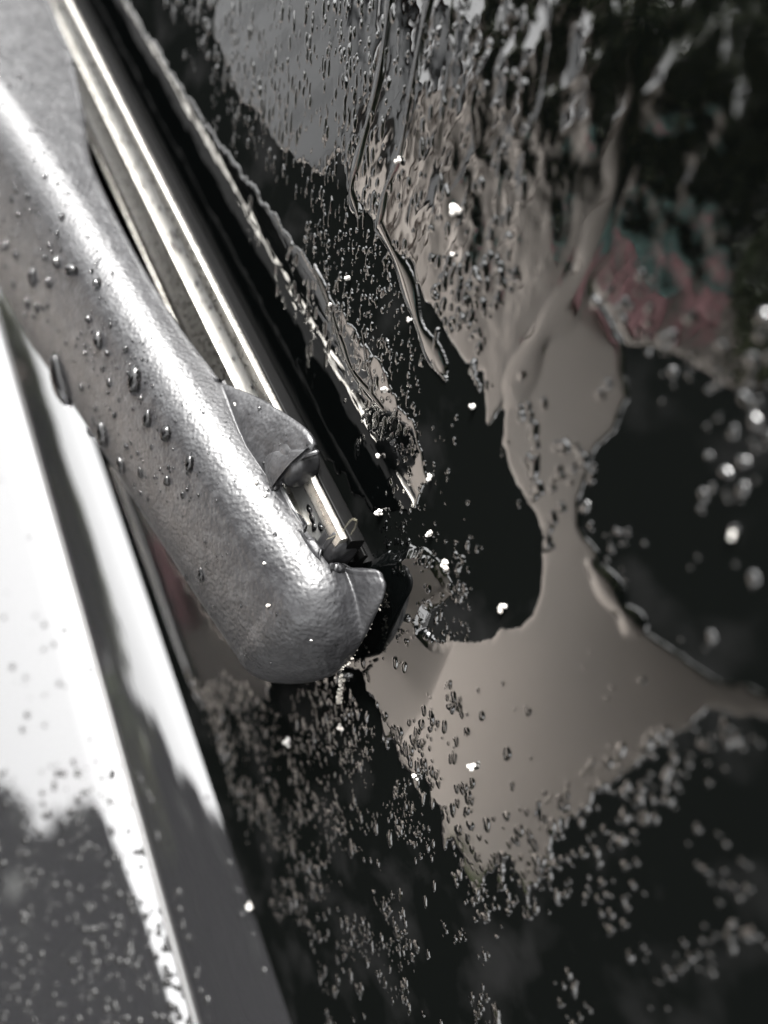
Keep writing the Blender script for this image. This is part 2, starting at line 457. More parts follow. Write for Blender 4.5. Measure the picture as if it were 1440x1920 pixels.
bevel_sharp(extrude('rubber_back', rounded([(vA0 - .4, HR - 3.3), (vB1 - .1, HR - 3.3), (vB1 + .1, HR - 1.05), (vB1 - .4, HR - .95), (vA1 + 1, HR - 1.62), (vA0 - .4, HR - 1.65)], .3), u_far, u_end + .5, M_rubber, wiper, 60, wob=.05))
bevel_sharp(extrude('rubber_neck', rounded([(vc - .8, HR - 4.3), (vc + .8, HR - 4.3), (vc + .8, HR - 3.3), (vc - .8, HR - 3.3)], .2), u_far, u_end + .5, M_rubber, wiper, 40))
bevel_sharp(extrude('rubber_shoulder', rounded([(vc - 2.3, HR - 5.3), (vc + 2.3, HR - 5.3), (vc + 2.5, HR - 4.7), (vc + 1.6, HR - 4.3), (vc - 1.6, HR - 4.3), (vc - 2.5, HR - 4.7)], .2), u_far, u_end + .8, M_rubber, wiper, 80, wob=.08))
bevel_sharp(extrude('rubber_lip', rounded([(vc + .3, .18), (vc + 1.0, .18), (vc + .6, HR - 5.3), (vc - .9, HR - 5.3)], .2), u_far, u_end + .8, M_rubber, wiper, 80, wob=.08))

# --- moulded cap: a rigid trough swept along the wiper (flat top, rounded shoulder,
#     side wall with a cut rim that drops into a lug), closed by a rounded end
VC = -6.0
def solve_h(px, py, v):
    a, b = 0., 40.
    for _ in range(40):
        m = (a + b) / 2
        if uv(at(px, py, m))[1] < v: a = m
        else: b = m
    return a
crest = [(-60, 120), (0, 200), (80, 310), (135, 405), (225, 562), (298, 683), (370, 790), (450, 895), (517, 990), (557, 1058), (584, 1108)]
cu = []; ch = []
for x, y in crest:
    h_ = solve_h(x, y, VC); cu.append(uv(at(x, y, h_))[0]); ch.append(h_)
HF = np.polyfit(cu, ch, 3)
U_LO = min(cu)
def hc(u): return np.polyval(HF, max(u, U_LO)) + (U_LO - min(u, U_LO)) * .02
RS, RL = 6.4, 5.5
def section(u, wt):
    h0, v0 = hc(u), VC
    A = lambda d: math.radians(d)
    cv, chh = v0 - RS * math.sin(A(54)), h0 - RS * math.cos(A(54))
    pts = [(cv + RS * math.sin(A(p)), chh + RS * math.cos(A(p))) for p in (84, 76, 68, 60, 52, 44, 36, 28, 20, 14)]
    v, h = pts[-1]; n_ = 8
    for k in range(n_):
        p = 14 - 26 * (k + .5) / n_
        v -= math.cos(A(p)) * wt / n_; h += math.sin(A(p)) * wt / n_; pts.append((v, h))
    c2v, c2h = v - RL * math.sin(A(-12)), h - RL * math.cos(A(-12))
    for p in (-18, -26, -36, -45, -54, -66, -80, -96): pts.append((c2v + RL * math.sin(A(p)), c2h + RL * math.cos(A(p))))
    v, h = pts[-1]; pts.append((v + .3, h - 3)); 
    return pts, 21          # index of the silhouette point
Lx = [-420, -230, -90, -20, 10, 50, 100, 150, 215, 270, 330, 380, 418, 440]; Ly = [0, 250, 440, 530, 570, 620, 700, 790, 880, 970, 1040, 1110, 1172, 1200]
def px_of(p): return 720 - p[0] / p[2] * F, 960 + p[1] / p[2] * F
wu, ww = [], []
for u in np.linspace(-62, 4, 12):
    a, b = .5, 40.
    for _ in range(30):
        m = (a + b) / 2; pts, k_ = section(u, m); x, y = px_of(G(np.array(u), np.array(pts[k_][0]), np.array(pts[k_][1])))
        if x > np.interp(y, Ly, Lx): a = m
        else: b = m
    wu.append(u); ww.append(a)
print('widths', [round(w, 1) for w in ww], 'heights', [round(float(hc(u)), 1) for u in wu])
WF = np.polyfit(wu, ww, 2)
def wt_of(u): return float(np.polyval(WF, max(u, -62)))
rim = [ # x, y, height above glass of the cut rim, shift of the body section against it
 (-40, -360, 9, 0), (30, -150, 9, 0), (92, 0, 9.5, 0), (140, 120, 11, 0), (155, 235, 13.2, 0), (162, 325, 15.2, 0), (180, 365, 15.6, 0), (245, 470, 15, 0), (322, 620, 13.4, 0), (390, 703, 11.4, 0),
 (440, 726, 10.4, 0), (490, 748, 9.6, 0), (530, 772, 9, 0), (566, 798, 8.8, 0), (583, 820, 8.8, -.3), (588, 838, 8.8, -.9), (580, 846, 8.8, -1.2), (514, 849, 9.9, 2.7),
 (511, 866, 9.8, 2.2), (530, 910, 9.3, .5), (558, 965, 9.1, 0), (582, 1020, 8.8, 0), (600, 1050, 8.2, 0), (622, 1062, 7.2, 0), (660, 1064, 5, -.5), (706, 1068, 4.0, -3.6), (718, 1085, 3.8, -4.2)]
rp = catmull(np.array([[*at(x, y, h)] for x, y, h, _ in rim]), 9)
rs_ = catmull(np.array([[s_] for *_, s_ in rim]), 9)[:, 0]
body_u = np.array([uv(p)[0] for p in rp]) + rs_
body_u = np.maximum.accumulate(body_u)
kk = np.ones(9) / 9
bu = np.convolve(np.pad(body_u, 4, mode='edge'), kk, 'valid'); bu[0] = body_u[0]; bu[-1] = body_u[-1]
Arows = []
for p, u in zip(rp, bu):
    pts, _ = section(u, wt_of(u))
    pr_u, pr_v = uv(p); pr_h = float((p - P0) @ N)
    v84, h84 = pts[0]
    # side wall from the shoulder to its foot, then out to the rim
    foot_h = max(pr_h, min(h84 - .4, pr_h + max(0, (pr_v - v84)) * .35 + .2)); foot_v = v84 + (h84 - foot_h) * .10
    fl = min(1, max(0, (px_of(p)[1] - 1045) / 25)) if px_of(p)[0] > 590 else 0
    foot_v -= .9 * fl; foot_h = foot_h * (1 - fl) + fl * (pr_h + .42 * (h84 - pr_h))
    side = []
    for t in (0, .25, .5, .75, 1.):
        u_s = u + (pr_u - u) * (.15 + .85 * t) * (1 if abs(pr_u - u) < 6 else .9)
        side.append((u_s, foot_v + (pr_v - foot_v) * t, foot_h + (pr_h - foot_h) * t + .5 * math.sin(math.pi * t) * min(1, abs(pr_v - foot_v) / 4)))
    row = [G(np.array(a), np.array(b), np.array(c)) for a, b, c in reversed(side)]
    row[0] = p
    for t in (.66, .33):
        row.append(G(np.array(u), np.array(v84 + (foot_v - v84) * t), np.array(h84 + (foot_h - h84) * t)))
    row += [G(np.array(u), np.array(a), np.array(b)) for a, b in pts]
    Arows.append(np.array(row))
S = Arows[-1]; nc = len(S)
# rounded end: every column of the last section turns in to the end rim
Ectl = catmull(np.array([at(708, 1142, 3.8), at(693, 1178, 3.9), at(676, 1208, 4.2), at(655, 1238, 4.8), at(628, 1264, 5.8), at(600, 1275, 6.4), at(575, 1280, 6.6), at(552, 1281, 6.0), at(540, 1274, 5.0)]), 10)
for a in np.linspace(0, 90, 25)[1:]:
    sa, ca = math.sin(math.radians(a)), 1 - math.cos(math.radians(a))
    row = []
    for j in range(nc):
        e = Ectl[int(round(float(np.interp(j, [0, 6, 16, 24, nc - 1], [0, .46, .62, .85, 1])) * (len(Ectl) - 1)))] - P0; q0 = S[j] - P0
        eu, ev, eh = e @ T, e @ BB, e @ N; su, sv, sh = q0 @ T, q0 @ BB, q0 @ N
        row.append(G(np.array(su + (eu - su) * sa), np.array(sv + (ev - sv) * ca), np.array(sh + (eh - sh) * ca)))
    Arows.append(np.array(row))
ctl = np.array(Arows)
A2 = np.stack([catmull(ctl[i], 3) for i in range(len(ctl))], 0)
nu, nv = A2.shape[:2]
_a = np.cross(A2[81, 60] - A2[80, 60], A2[80, 61] - A2[80, 60]); FLIP = _a[2] > 0
cap = mesh_obj('cap', A2.reshape(-1, 3), grid_faces(nu, nv)[:, ::-1] if FLIP else grid_faces(nu, nv), M_shell, wiper)
cap_bvh = BVHTree.FromPolygons([tuple(p) for p in A2.reshape(-1, 3)], grid_faces(nu, nv).tolist())
so = cap.modifiers.new('thickness', 'SOLIDIFY'); so.thickness = .0007; so.offset = -1

# --- claw gripping the steel strip under the lug
def rblock(name, c, su, sv, sh, material, parent, e=.55, bend=0., seg=(20, 28)):
    V = []
    n1, n2 = seg
    for i in range(n1 + 1):
        ph = -math.pi / 2 + math.pi * i / n1
        for j in range(n2):
            th = 2 * math.pi * j / n2
            f = lambda w: math.copysign(abs(w) ** e, w)
            x = f(math.cos(ph)) * f(math.cos(th)); y = f(math.cos(ph)) * f(math.sin(th)); z = f(math.sin(ph))
            V.append(c + T * x * su + BB * y * sv + N * (z * sh))
    fs = [(i * n2 + j, i * n2 + (j + 1) % n2, (i + 1) * n2 + (j + 1) % n2, (i + 1) * n2 + j) for i in range(n1) for j in range(n2)]
    return mesh_obj(name, V, fs, material, parent)
rblock('claw', at(556, 866, 8.0), 3.0, 2.9, 2.4, M_claw, wiper, .7)
tube('claw_ridge', [at(512, 856, 9.6), at(540, 857, 9.3), at(570, 856, 9.0), at(596, 848, 8.6)], .35, M_claw, wiper, 10)
# --- end stop of the rubber
rblock('end_stop', at(632, 1025, 5.6), 2.0, 3.2, 2.2, M_claw, wiper, .5)
rblock('end_stop', at(615, 1030, 7.0), .5, 3.6, .9, M_claw, wiper, .5)
rblock('end_stop', at(640, 1040, 3.6), .8, 2.6, 1.2, M_rubber, wiper, .5)

# ================================================================== WATER FILM on the glass
RES = .125
scr = [at(x, y) for x, y in [(330, -60), (1500, -60), (1500, 1980), (520, 1980), (150, 700), (60, -60)]]
us, vs = zip(*[uv(p) for p in scr])
u0, u1, v0, v1 = max(min(us), -175), max(us), max(min(vs), -70), max(vs)
gu = np.arange(u0, u1, RES); gv = np.arange(v0, v1, RES)
U, V = np.meshgrid(gu, gv, indexing='ij')
# how the points fall in the photograph (only to know which are near the frame)
PT = G(U, V, np.zeros_like(U)); PX = 720 - PT[..., 0] / PT[..., 2] * F; PY = 960 + PT[..., 1] / PT[..., 2] * F
qT, qB = Q @ T, Q @ BB
DQ = U * qT + V * qB           # coordinate down the glass
DP = -U * qB + V * qT          # coordinate across

W1 = [(660,1080),(690,1045),(735,1035),(770,1018),(800,1026),(822,1050),(840,1078),(858,1108),(835,1128),(808,1150),(800,1178),(820,1197),(870,1204),(920,1200),(945,1180),(975,1172),(995,1150),(1012,1110),(1020,1050),(1015,1010),(1000,960),(975,915),(952,880),(942,830),(945,770),(965,700),(990,660),(1020,600),(1055,520),(1085,480),(1120,560),(1165,640),(1180,740),(1155,800),(1115,850),(1100,900),(1088,940),(1092,990),(1120,1030),(1150,1100),(1190,1170),(1260,1210),(1340,1270),(1480,1300),(1480,1356),(1380,1342),(1330,1330),(1290,1370),(1230,1400),(1200,1440),(1130,1480),(1075,1520),(1045,1565),(1010,1600),(990,1645),(950,1662),(900,1650),(865,1632),(835,1590),(815,1540),(800,1500),(760,1430),(730,1370),(700,1320),(680,1270),(640,1240),(640,1180),(650,1120)]
W2 = [(560,-80),(600,40),(625,150),(640,250),(655,350),(700,420),(760,470),(795,560),(850,640),(905,700),(915,785),(940,760),(985,640),(1040,560),(1085,470),(1110,540),(1180,640),(1290,660),(1380,720),(1500,700),(1500,-80)]
W3 = [(60,-80),(190,-80),(300,100),(430,290),(560,470),(690,650),(780,800),(800,900),(770,960),(700,960),(560,800),(380,520),(200,200)]   # smooth dark band the rubber is mirrored in
W4 = [(400,60),(420,-80),(580,-80),(640,120),(650,260),(600,330),(520,260),(450,180)]
W5 = [(120,740),(250,930),(400,1170),(520,1290),(470,1330),(380,1330),(330,1230),(250,1040)]
s5 = sdf_poly(poly_uv(W5), U, V)
s1 = sdf_poly(poly_uv(W1), U, V); s2 = sdf_poly(poly_uv(W2), U, V); s3 = sdf_poly(poly_uv(W3), U, V); s4 = sdf_poly(poly_uv(W4), U, V)
nA = vnoise(U, V, 3.2, 1, 4); nB = vnoise(DQ / 2.6, DP, 1.5, 2, 3); nC = vnoise(U, V, 1.1, 3, 2); nL = vnoise(U, V, 14, 4, 2)
ragg = sdf_poly(poly_uv([(600,1200),(800,1240),(900,1500),(1100,1500),(1060,1700),(850,1800),(560,1700)]), U, V)
ragg = np.clip(ragg / 3 + .5, 0, 1)
e1 = s1 + nA * .35 + nB * (.35 + 4.2 * ragg) + nC * .5 * ragg
# streaky film with drained channels running down the glass
topn = vnoise(DQ / 4.5, DP, 2.6, 11, 4)
e2 = s2 + .3 + nA * .5 + topn * .9
e4 = s4 + topn * 1.4
e3 = s3 + nA * .6 + nB * .8
def sheet(e, H, w): 
    t = np.clip(e / w, 0, 1); return H * np.sqrt(np.clip(1 - (1 - t) ** 2, 0, 1))
H = np.maximum(sheet(e1, .09, .7), sheet(e2, .14, .6))
H = np.maximum(H, sheet(e4, .12, .5)); H = np.maximum(H, sheet(e3, .10, .5))
# film thickened towards the cap tip, added to tilt its reflection
fin = poly_uv([(600,1040),(715,1050),(725,1110),(700,1180),(650,1260),(600,1260)])
dfin = np.maximum(0, -sdf_poly(fin, U, V))
wedge = 1.9 * np.clip(1 - dfin / 13, 0, 1) ** 1.25 * np.clip(e1 / 1.6, 0, 1) ** .8
H = np.where(H > 0, H + wedge, 0)
H = np.maximum(H, sheet(s5 + nA * 1.6 + nB * 1.2, .09, .6))
inW = (H > 0)
# slow unevenness of the sheets; strong ripples in the run-off at the top
rip = np.clip((s2 + 1) / 6, 0, 1)
gate = np.clip((760 - PY) / 260, 0, 1) * rip * (.35 + .65 * np.clip((PX - 700) / 260, 0, 1)) * (1 - .88 * np.exp(-((PX - 1200) / 150) ** 2 - ((PY - 510) / 130) ** 2))
w1_ = vnoise(DQ / 1.4, DP, 3.8, 21, 2); w2_ = vnoise(DQ / 1.3, DP, 1.3, 22, 2)
ridge = 1 - np.abs(vnoise(DQ / 2.0 + DP * .3, DP, 4.6, 23, 3)) * 2.4
H = np.where(inW, H + gate * (.26 * w1_ + .05 * w2_ + .07 * np.clip(ridge, 0, 1) ** 3) * np.clip(H / .18, 0, 1), H)
H = np.where(inW, H + (.035 * nL + .006 * nA) * np.clip(H / .16, 0, 1), H)
g3 = np.clip(s3 / 4, 0, 1) * np.clip((U - 0) * 0 + 1, 0, 1)
H = np.where(inW, H + g3 * (.05 * vnoise(U / 3.0, V, 2.2, 31, 3)), H)
H = np.where(inW, np.maximum(H, .01), 0)

# beads: caps stamped into the same height field
def stamp(cu, cvv, r, st, hgt, rot=0.):
    a = r * st
    iu0, iu1 = int((cu - a * 1.4 - u0) / RES), int((cu + a * 1.4 - u0) / RES) + 2
    iv0, iv1 = int((cvv - a * 1.4 - v0) / RES), int((cvv + a * 1.4 - v0) / RES) + 2
    if iu0 < 0 or iv0 < 0 or iu1 >= U.shape[0] or iv1 >= U.shape[1]: return
    u_, v_ = U[iu0:iu1, iv0:iv1] - cu, V[iu0:iu1, iv0:iv1] - cvv
    dq = u_ * qT + v_ * qB; dp = -u_ * qB + v_ * qT
    if rot: dp = dp + rot * dq
    ph = random.random() * 6.28
    an = np.arctan2(dp, dq)
    rr = 1 + .16 * np.sin(2 * an + ph) + .10 * np.sin(3 * an + 2.1 * ph)
    d2 = ((dq / st) ** 2 + dp ** 2) / (r * rr) ** 2
    hh = hgt * np.sqrt(np.clip(1 - d2, 0, 1))
    blk = H[iu0:iu1, iv0:iv1]
    np.copyto(blk, np.where(hh > 0, np.maximum(blk, 0) + hh, blk))

def scatter(poly, density, rmin, rmax, st=(1., 1.6), clump=.0, seed=1, power=2.5, hf=.32, wet_ok=True, cs=5.):
    r_ = np.random.default_rng(seed); P = poly_uv(poly)
    a0, a1 = P.min(0), P.max(0); n = int(density * (a1[0] - a0[0]) * (a1[1] - a0[1]))
    uu = r_.uniform(a0[0], a1[0], n); vv = r_.uniform(a0[1], a1[1], n)
    ok = sdf_poly(P, uu, vv) > 0
    if clump: ok &= vnoise(uu, vv, cs, seed + 50, 3) > clump
    for a, b in zip(uu[ok], vv[ok]):
        r = rmin + (rmax - rmin) * r_.random() ** power
        stamp(a, b, r, st[0] + (st[1] - st[0]) * r_.random(), r * hf)
black_bottom = [(300,1250),(640,1270),(700,1360),(800,1540),(850,1640),(900,1720),(1000,1960),(480,1960)]
scatter(black_bottom, 1.5, .10, .42, (1, 2.4), .05, 1, hf=.2)
scatter([(400,1300),(640,1290),(720,1420),(790,1560),(560,1640),(430,1500)], .5, .10, .3, (1, 2.4), -.2, 41, hf=.2)
scatter(black_bottom, .10, .3, .7, (1, 2.5), .1, 2, hf=.2)
scatter([(830,1600),(1010,1600),(1150,1480),(1480,1330),(1480,1960),(980,1960)], .45, .15, .5, (1, 1.5), .05, 3, hf=.22)
scatter([(840,1560),(1010,1500),(1160,1380),(1320,1330),(1440,1400),(1200,1560),(1030,1720),(880,1740)], .7, .15, .5, (1, 1.9), .0, 4, hf=.24)
scatter([(1080,560),(1500,380),(1500,1330),(1300,1220),(1180,1150),(1100,1000),(1110,860),(1190,740)], .55, .15, .5, (1, 1.4), .04, 5)
scatter([(1010,800),(1120,850),(1130,1000),(1010,1040),(940,880)], .25, .25, .6, (1, 1.4), -.2, 6)
scatter([(950,700),(1180,700),(1120,1000),(1020,1020)], .22, .4, .8, (1.1, 1.6), -.1, 7)
scatter([(770,480),(960,480),(1000,600),(930,790)], 1.3, .2, .6, (1, 2.2), -.05, 8)
scatter([(560,420),(760,440),(800,640),(780,900),(700,820),(620,600)], 1.0, .12, .4, (1, 2.2), .0, 9)
scatter([(330,0),(700,0),(700,420),(600,420),(430,200)], .5, .12, .30, (2, 5.5), .0, 10, hf=.4)
scatter([(620,0),(1000,0),(1000,450),(700,430)], .25, .18, .5, (1, 3), .0, 11)
scatter([(700,980),(880,980),(880,1200),(700,1220)], 1.3, .12, .4, (1, 2), .05, 12)
scatter([(680,1230),(880,1230),(900,1560),(820,1540),(720,1340)], 1.5, .12, .42, (1, 2.6), .08, 13)
scatter([(880,1250),(1200,1150),(1250,1300),(1100,1480),(900,1600)], .10, .15, .45, (1, 2.2), .1, 14)
scatter([(600,600),(760,760),(960,760),(1000,1150),(820,1180),(700,980)], .35, .1, .3, (1, 1.6), .05, 15)
scatter([(300,0),(420,0),(760,700),(740,960),(560,700)], .35, .12, .4, (1.5, 4), .1, 16)
scatter([(330,1250),(420,1280),(520,1900),(420,1900)], .5, .2, .6, (1, 2.2), .0, 17)
# named runs of water: thick trails down the glass
def trail(pts, r, h, seed=0):
    r *= 1.3
    P = catmull(np.array([uv(at(x, y)) for x, y in pts]), 40)
    for k, (a, b) in enumerate(P):
        global H
        rr = r * (.85 + .25 * math.sin(k * .11 + seed))
        iu0, iu1 = int((a - rr * 2 - u0) / RES), int((a + rr * 2 - u0) / RES) + 2
        iv0, iv1 = int((b - rr * 2 - v0) / RES), int((b + rr * 2 - v0) / RES) + 2
        if iu0 < 0 or iv0 < 0 or iu1 >= U.shape[0] or iv1 >= U.shape[1]: continue
        d2 = ((U[iu0:iu1, iv0:iv1] - a) ** 2 + (V[iu0:iu1, iv0:iv1] - b) ** 2) / rr ** 2
        blk = H[iu0:iu1, iv0:iv1]
        np.copyto(blk, np.maximum(blk, (d2 < 1) * (.05 + h * .34 * np.clip(1 - d2, 0, 1) ** 1.2)))
for pts, r, h in [
    ([(735,-20),(722,90),(700,200),(672,300),(660,360),(672,400)], .8, .7),
    ([(812,-20),(790,80),(770,190),(752,290),(725,360),(712,420)], .75, .65),
    ([(712,420),(760,520),(790,620),(830,690)], 1.0, .5),
    ([(590,500),(615,560),(640,640),(665,700),(720,770)], .5, .5),
    ([(1215,60),(1190,200),(1165,330),(1130,440),(1085,540),(1020,620),(965,720)], 2.2, .45),
    
    ([(745,1235),(742,1290),(775,1325)], .33, .35), ([(700,1290),(722,1340),(726,1400)], .4, .4),
    ([(680,620),(690,680),(700,720)], .3, .4), ([(820,620),(815,680),(835,710)], .4, .5), ([(1110,1060),(1150,1120),(1185,1170)], 1.2, .5)]:
    trail(pts, r, h, r * 9)

keep = (PX > -40) & (PX < 1480) & (PY > -40) & (PY < 1960)
# nothing is needed under the cap or beyond the window edge
es = sdf_poly(np.array([[cu0, cv0], [cu1, cv1], uv(E1 + far), uv(E0 + far)]), U, V)
keep &= es > 1.2
wet = (H > 0) & keep
cell = wet[:-1, :-1] | wet[1:, :-1] | wet[:-1, 1:] | wet[1:, 1:]
cell &= keep[:-1, :-1] & keep[1:, 1:]
f = grid_faces(*U.shape).reshape(U.shape[0] - 1, U.shape[1] - 1, 4)[cell]
used = np.unique(f); remap = np.full(U.size, -1); remap[used] = np.arange(len(used))
Hh = np.where(H > 0, H + .02, -.03)
PV = G(U, V, Hh).reshape(-1, 3)[used]
print('film faces', len(f))
film = tag(mesh_obj('water_film', PV, remap[f], M_film), 'film of rain water, beads and runs covering the black window glass', 'water', kind='stuff')

# ================================================================== DROPS on the cap
def drop_mesh(r, st=1.25, hf=.75, seed=0):
    V = []; n1, n2 = 12, 20
    for i in range(n1 + 1):
        ph = math.pi * i / n1
        for j in range(n2):
            th = 2 * math.pi * j / n2
            x = math.sin(ph) * math.cos(th); y = math.sin(ph) * math.sin(th); z = math.cos(ph)
            wob = 1 + .07 * math.sin(2 * th + seed) + .05 * math.sin(3 * th + seed * 2)
            sag = 1 + .22 * x
            V.append((x * r * st * wob, y * r * wob * sag, (z * hf * (1 + .2 * x) if z > 0 else z * .25) * r))
    fs = [(i * n2 + j, (i + 1) * n2 + j, (i + 1) * n2 + (j + 1) % n2, i * n2 + (j + 1) % n2) for i in range(n1) for j in range(n2)]
    return V, fs
def cast(px, py):
    v = Vector(((px - 720) / F, (960 - py) / F, -1.)).normalized()
    loc, nrm, i_, d_ = cap_bvh.ray_cast(Vector((0, 0, 0)), v)
    if loc is None: return None
    if nrm.dot(v) > 0: nrm = -nrm
    return np.array(loc), np.array(nrm)
DOWN = -UP
def place(px, py, wpx, hpx, seed):
    c = cast(px, py)
    if c is None: return None
    p, nn = c
    d = np.array([-.15, -1., 0]); d = d - nn * (d @ nn); d /= np.linalg.norm(d)
    s = np.cross(nn, d)
    mmpp = -p[2] / F
    r = wpx * mmpp / 2 / .95; st = max(.9, hpx / wpx)
    vv, fs = drop_mesh(r, st, 1.0, seed)
    vv = np.array(vv)
    return p + vv[:, :1] * d + vv[:, 1:2] * s + vv[:, 2:] * nn, fs
drops = [ # x, y, w, h in the photograph
 (117, 712, 36, 92), (255, 712, 28, 50), (195, 815, 25, 44), (278, 785, 19, 32), (313, 812, 22, 32), (228, 872, 18, 34),
 (186, 638, 20, 34), (357, 868, 18, 30), (264, 886, 11, 20), (314, 902, 14, 18), (62, 520, 18, 34), (137, 506, 26, 26),
 (107, 492, 16, 24), (183, 532, 18, 22), (93, 530, 14, 20), (52, 570, 12, 20), (70, 577, 11, 18), (202, 662, 12, 12),
 (205, 718, 10, 18), (180, 766, 8, 12), (170, 810, 12, 22), (378, 1078, 12, 26), (193, 692, 9, 12), (215, 778, 9, 12),
 (237, 838, 8, 14), (258, 850, 6, 10), (245, 830, 5, 8), (284, 838, 6, 10), (316, 876, 7, 10), (343, 928, 9, 14),
 (52, 368, 12, 8), (30, 355, 9, 8), (108, 438, 10, 6), (12, 460, 12, 16), (30, 478, 11, 16), (90, 573, 7, 10), (90, 602, 6, 8),
 (160, 662, 10, 10), (152, 625, 6, 8), (264, 925, 6, 10), (278, 935, 6, 9), (263, 953, 5, 8), (350, 1082, 8, 14),
 (240, 700, 6, 8), (325, 842, 5, 6), (300, 880, 5, 8), (178, 795, 6, 10), (220, 690, 5, 7), (64, 592, 8, 14), (48, 590, 7, 12)]
_rd = random.Random(5)
for _ in range(34):
    y_ = _rd.uniform(330, 760); x_ = _rd.uniform(-10, .48 * y_ - 60)
    if x_ < np.interp(y_, Ly, Lx) + 12 or min(math.hypot(x_ - d_[0], y_ - d_[1]) for d_ in drops) < 20: continue
    w_ = _rd.choice([7, 8, 9, 11, 13]); drops.append((round(x_), round(y_), w_, round(w_ * _rd.uniform(1.2, 1.9))))
labels = {0: 'largest hanging water drop, long and dark, on the left rim of the grey cap',
          1: 'second largest water drop, just left of the bright ridge of the cap',
          2: 'tall teardrop low on the left flank of the grey cap',
          4: 'round water drop nearest the bright ridge, right of the small one',
          3: 'small tear shaped drop a little above the tall teardrop pair',
          5: 'narrow drop lowest but one in the row on the left flank',
          6: 'teardrop above the two largest water drops on the cap',
          7: 'drop with a white top sitting at the edge of the bright ridge',
          11: 'wide flattened drop near the bright ridge high on the cap',
          10: 'long dark drop close to the left edge high on the cap',
          21: 'lone slanted drop low down near the rounded end of the cap'}
marks = {0: 'the largest dark drop', 1: 'the second largest drop', 2: 'the tall teardrop', 4: 'the round drop by the ridge', 5: 'the narrow teardrop',
         6: 'the teardrop above the largest drops', 10: 'the long drop high at the left', 11: 'the wide flat drop', 21: 'the lone slanted drop'}
seen = set()
for i, (x, y, w_, h_) in enumerate(drops):
    r_ = place(x, y, w_ * 1.1, h_ * 1.05, i)
    if r_ is None: continue
    o = mesh_obj('water_drop', r_[0], r_[1], M_water)
    if i in labels: tag(o, labels[i], 'water drop', 'water drops on the grey wiper cap')
    else:
        near = sorted(marks, key=lambda m_: math.hypot(drops[m_][0] - x, drops[m_][1] - y))
        a_, b_ = near[0], near[1]
        dx, dy = x - drops[a_][0], y - drops[a_][1]
        way = ('below ' if dy > abs(dx) * .5 else 'above ' if -dy > abs(dx) * .5 else '') + ('right of ' if dx > abs(dy) * .5 else 'left of ' if -dx > abs(dy) * .5 else '')
        way = way.replace('below right of', 'down to the right of').replace('above right of', 'up to the right of').replace('below left of', 'down to the left of').replace('above left of', 'up to the left of')
        size = 'tiny' if h_ < 10 else 'small' if h_ < 16 else 'mid sized'
        far_ = math.hypot(dx, dy); lab = size + ' rain bead ' + ('close ' if far_ < 40 else '') + way + marks[a_]
        if lab in seen: lab = size + ' rain bead on the cap between ' + marks[a_] + ' and ' + marks[b_]
        if lab in seen: lab = 'one more ' + size + ' rain bead ' + way + marks[a_] + ', farther out'
        seen.add(lab)
        tag(o, ' '.join(lab.split()[:16]), 'water drop', 'water drops on the grey wiper cap')
# uncounted fine spray
SV, SF = [], []; off = 0
r2 = np.random.default_rng(33)
for k in range(1800):
    x, y = r2.uniform(-20, 640), r2.uniform(0, 1260)
    c = cast(x, y)
    if c is None: continue
    p, nn = c
    xr = (x - (y * .47 - 60))    # distance to the crest line
    if xr > 30 and r2.random() < .75: continue
    if y > 950 and r2.random() < .6: continue
    s_ = r2.uniform(1.6, 5.0) if r2.random() < .85 else r2.uniform(5, 8)
    r_ = place(x, y, s_, s_ * r2.uniform(1, 1.6), k)
    vv = np.asarray(r_[0]).reshape(13, 20, 3)[::2, ::4].reshape(-1, 3)
    a, b = 7, 5
    SV.append(vv)
    SF += [(off + i * b + j, off + (i + 1) * b + j, off + (i + 1) * b + (j + 1) % b, off + i * b + (j + 1) % b) for i in range(a - 1) for j in range(b)]
    off += a * b
tag(mesh_obj('fine_spray', np.concatenate(SV), SF, M_water), 'fine rain spray speckling the grey wiper cap', 'water', kind='stuff')

# drops lying in the steel channel
CV, CF = [], []; off = 0
for k in range(170):
    uu = r2.uniform(-200, u_end - 3); vv0 = r2.uniform(vA1 + .2, vB0 - .15); rr = r2.uniform(.2, .55)
    c = G(np.array(uu), np.array(vv0), np.array(HR - .72))
    V_, f_ = drop_mesh(rr, 1.4, .8, k); V_ = np.array(V_)
    V_ = V_.reshape(13, 20, 3)[::2, ::2].reshape(-1, 3)
    CV.append(c + V_[:, :1] * T + V_[:, 1:2] * BB + V_[:, 2:] * N)
    CF += [(off + i * 10 + j, off + (i + 1) * 10 + j, off + (i + 1) * 10 + (j + 1) % 10, off + i * 10 + (j + 1) % 10) for i in range(6) for j in range(10)]
    off += 70
tag(mesh_obj('channel_beads', np.concatenate(CV), CF, M_water), 'row of rain beads lying in the channel between the steel strips', 'water', kind='stuff')

# ================================================================== GRIT
def crumb(c, r, seed, material, name='grit', stretch=(1, 1, 1)):
    rr = np.random.default_rng(seed); V, F_ = [], []; o_ = 0
    for b in range(4 + seed % 3):
        cc = c + rr.normal(size=3) * r * .45 * np.array(stretch); n1, n2 = 6, 8; q_ = r * rr.uniform(.4, .7)
        for i in range(n1 + 1):
            ph = math.pi * i / n1
            for j in range(n2):
                th = 2 * math.pi * j / n2; d = np.array([math.sin(ph) * math.cos(th), math.sin(ph) * math.sin(th), math.cos(ph)])
                V.append(cc + d * q_ * (1 + (.35 * mnoise.noise(Vector((d * 2.3 + seed + b))))))
        F_ += [(o_ + i * n2 + j, o_ + (i + 1) * n2 + j, o_ + (i + 1) * n2 + (j + 1) % n2, o_ + i * n2 + (j + 1) % n2) for i in range(n1) for j in range(n2)]
        o_ += (n1 + 1) * n2
    return mesh_obj(name, V, F_, material)
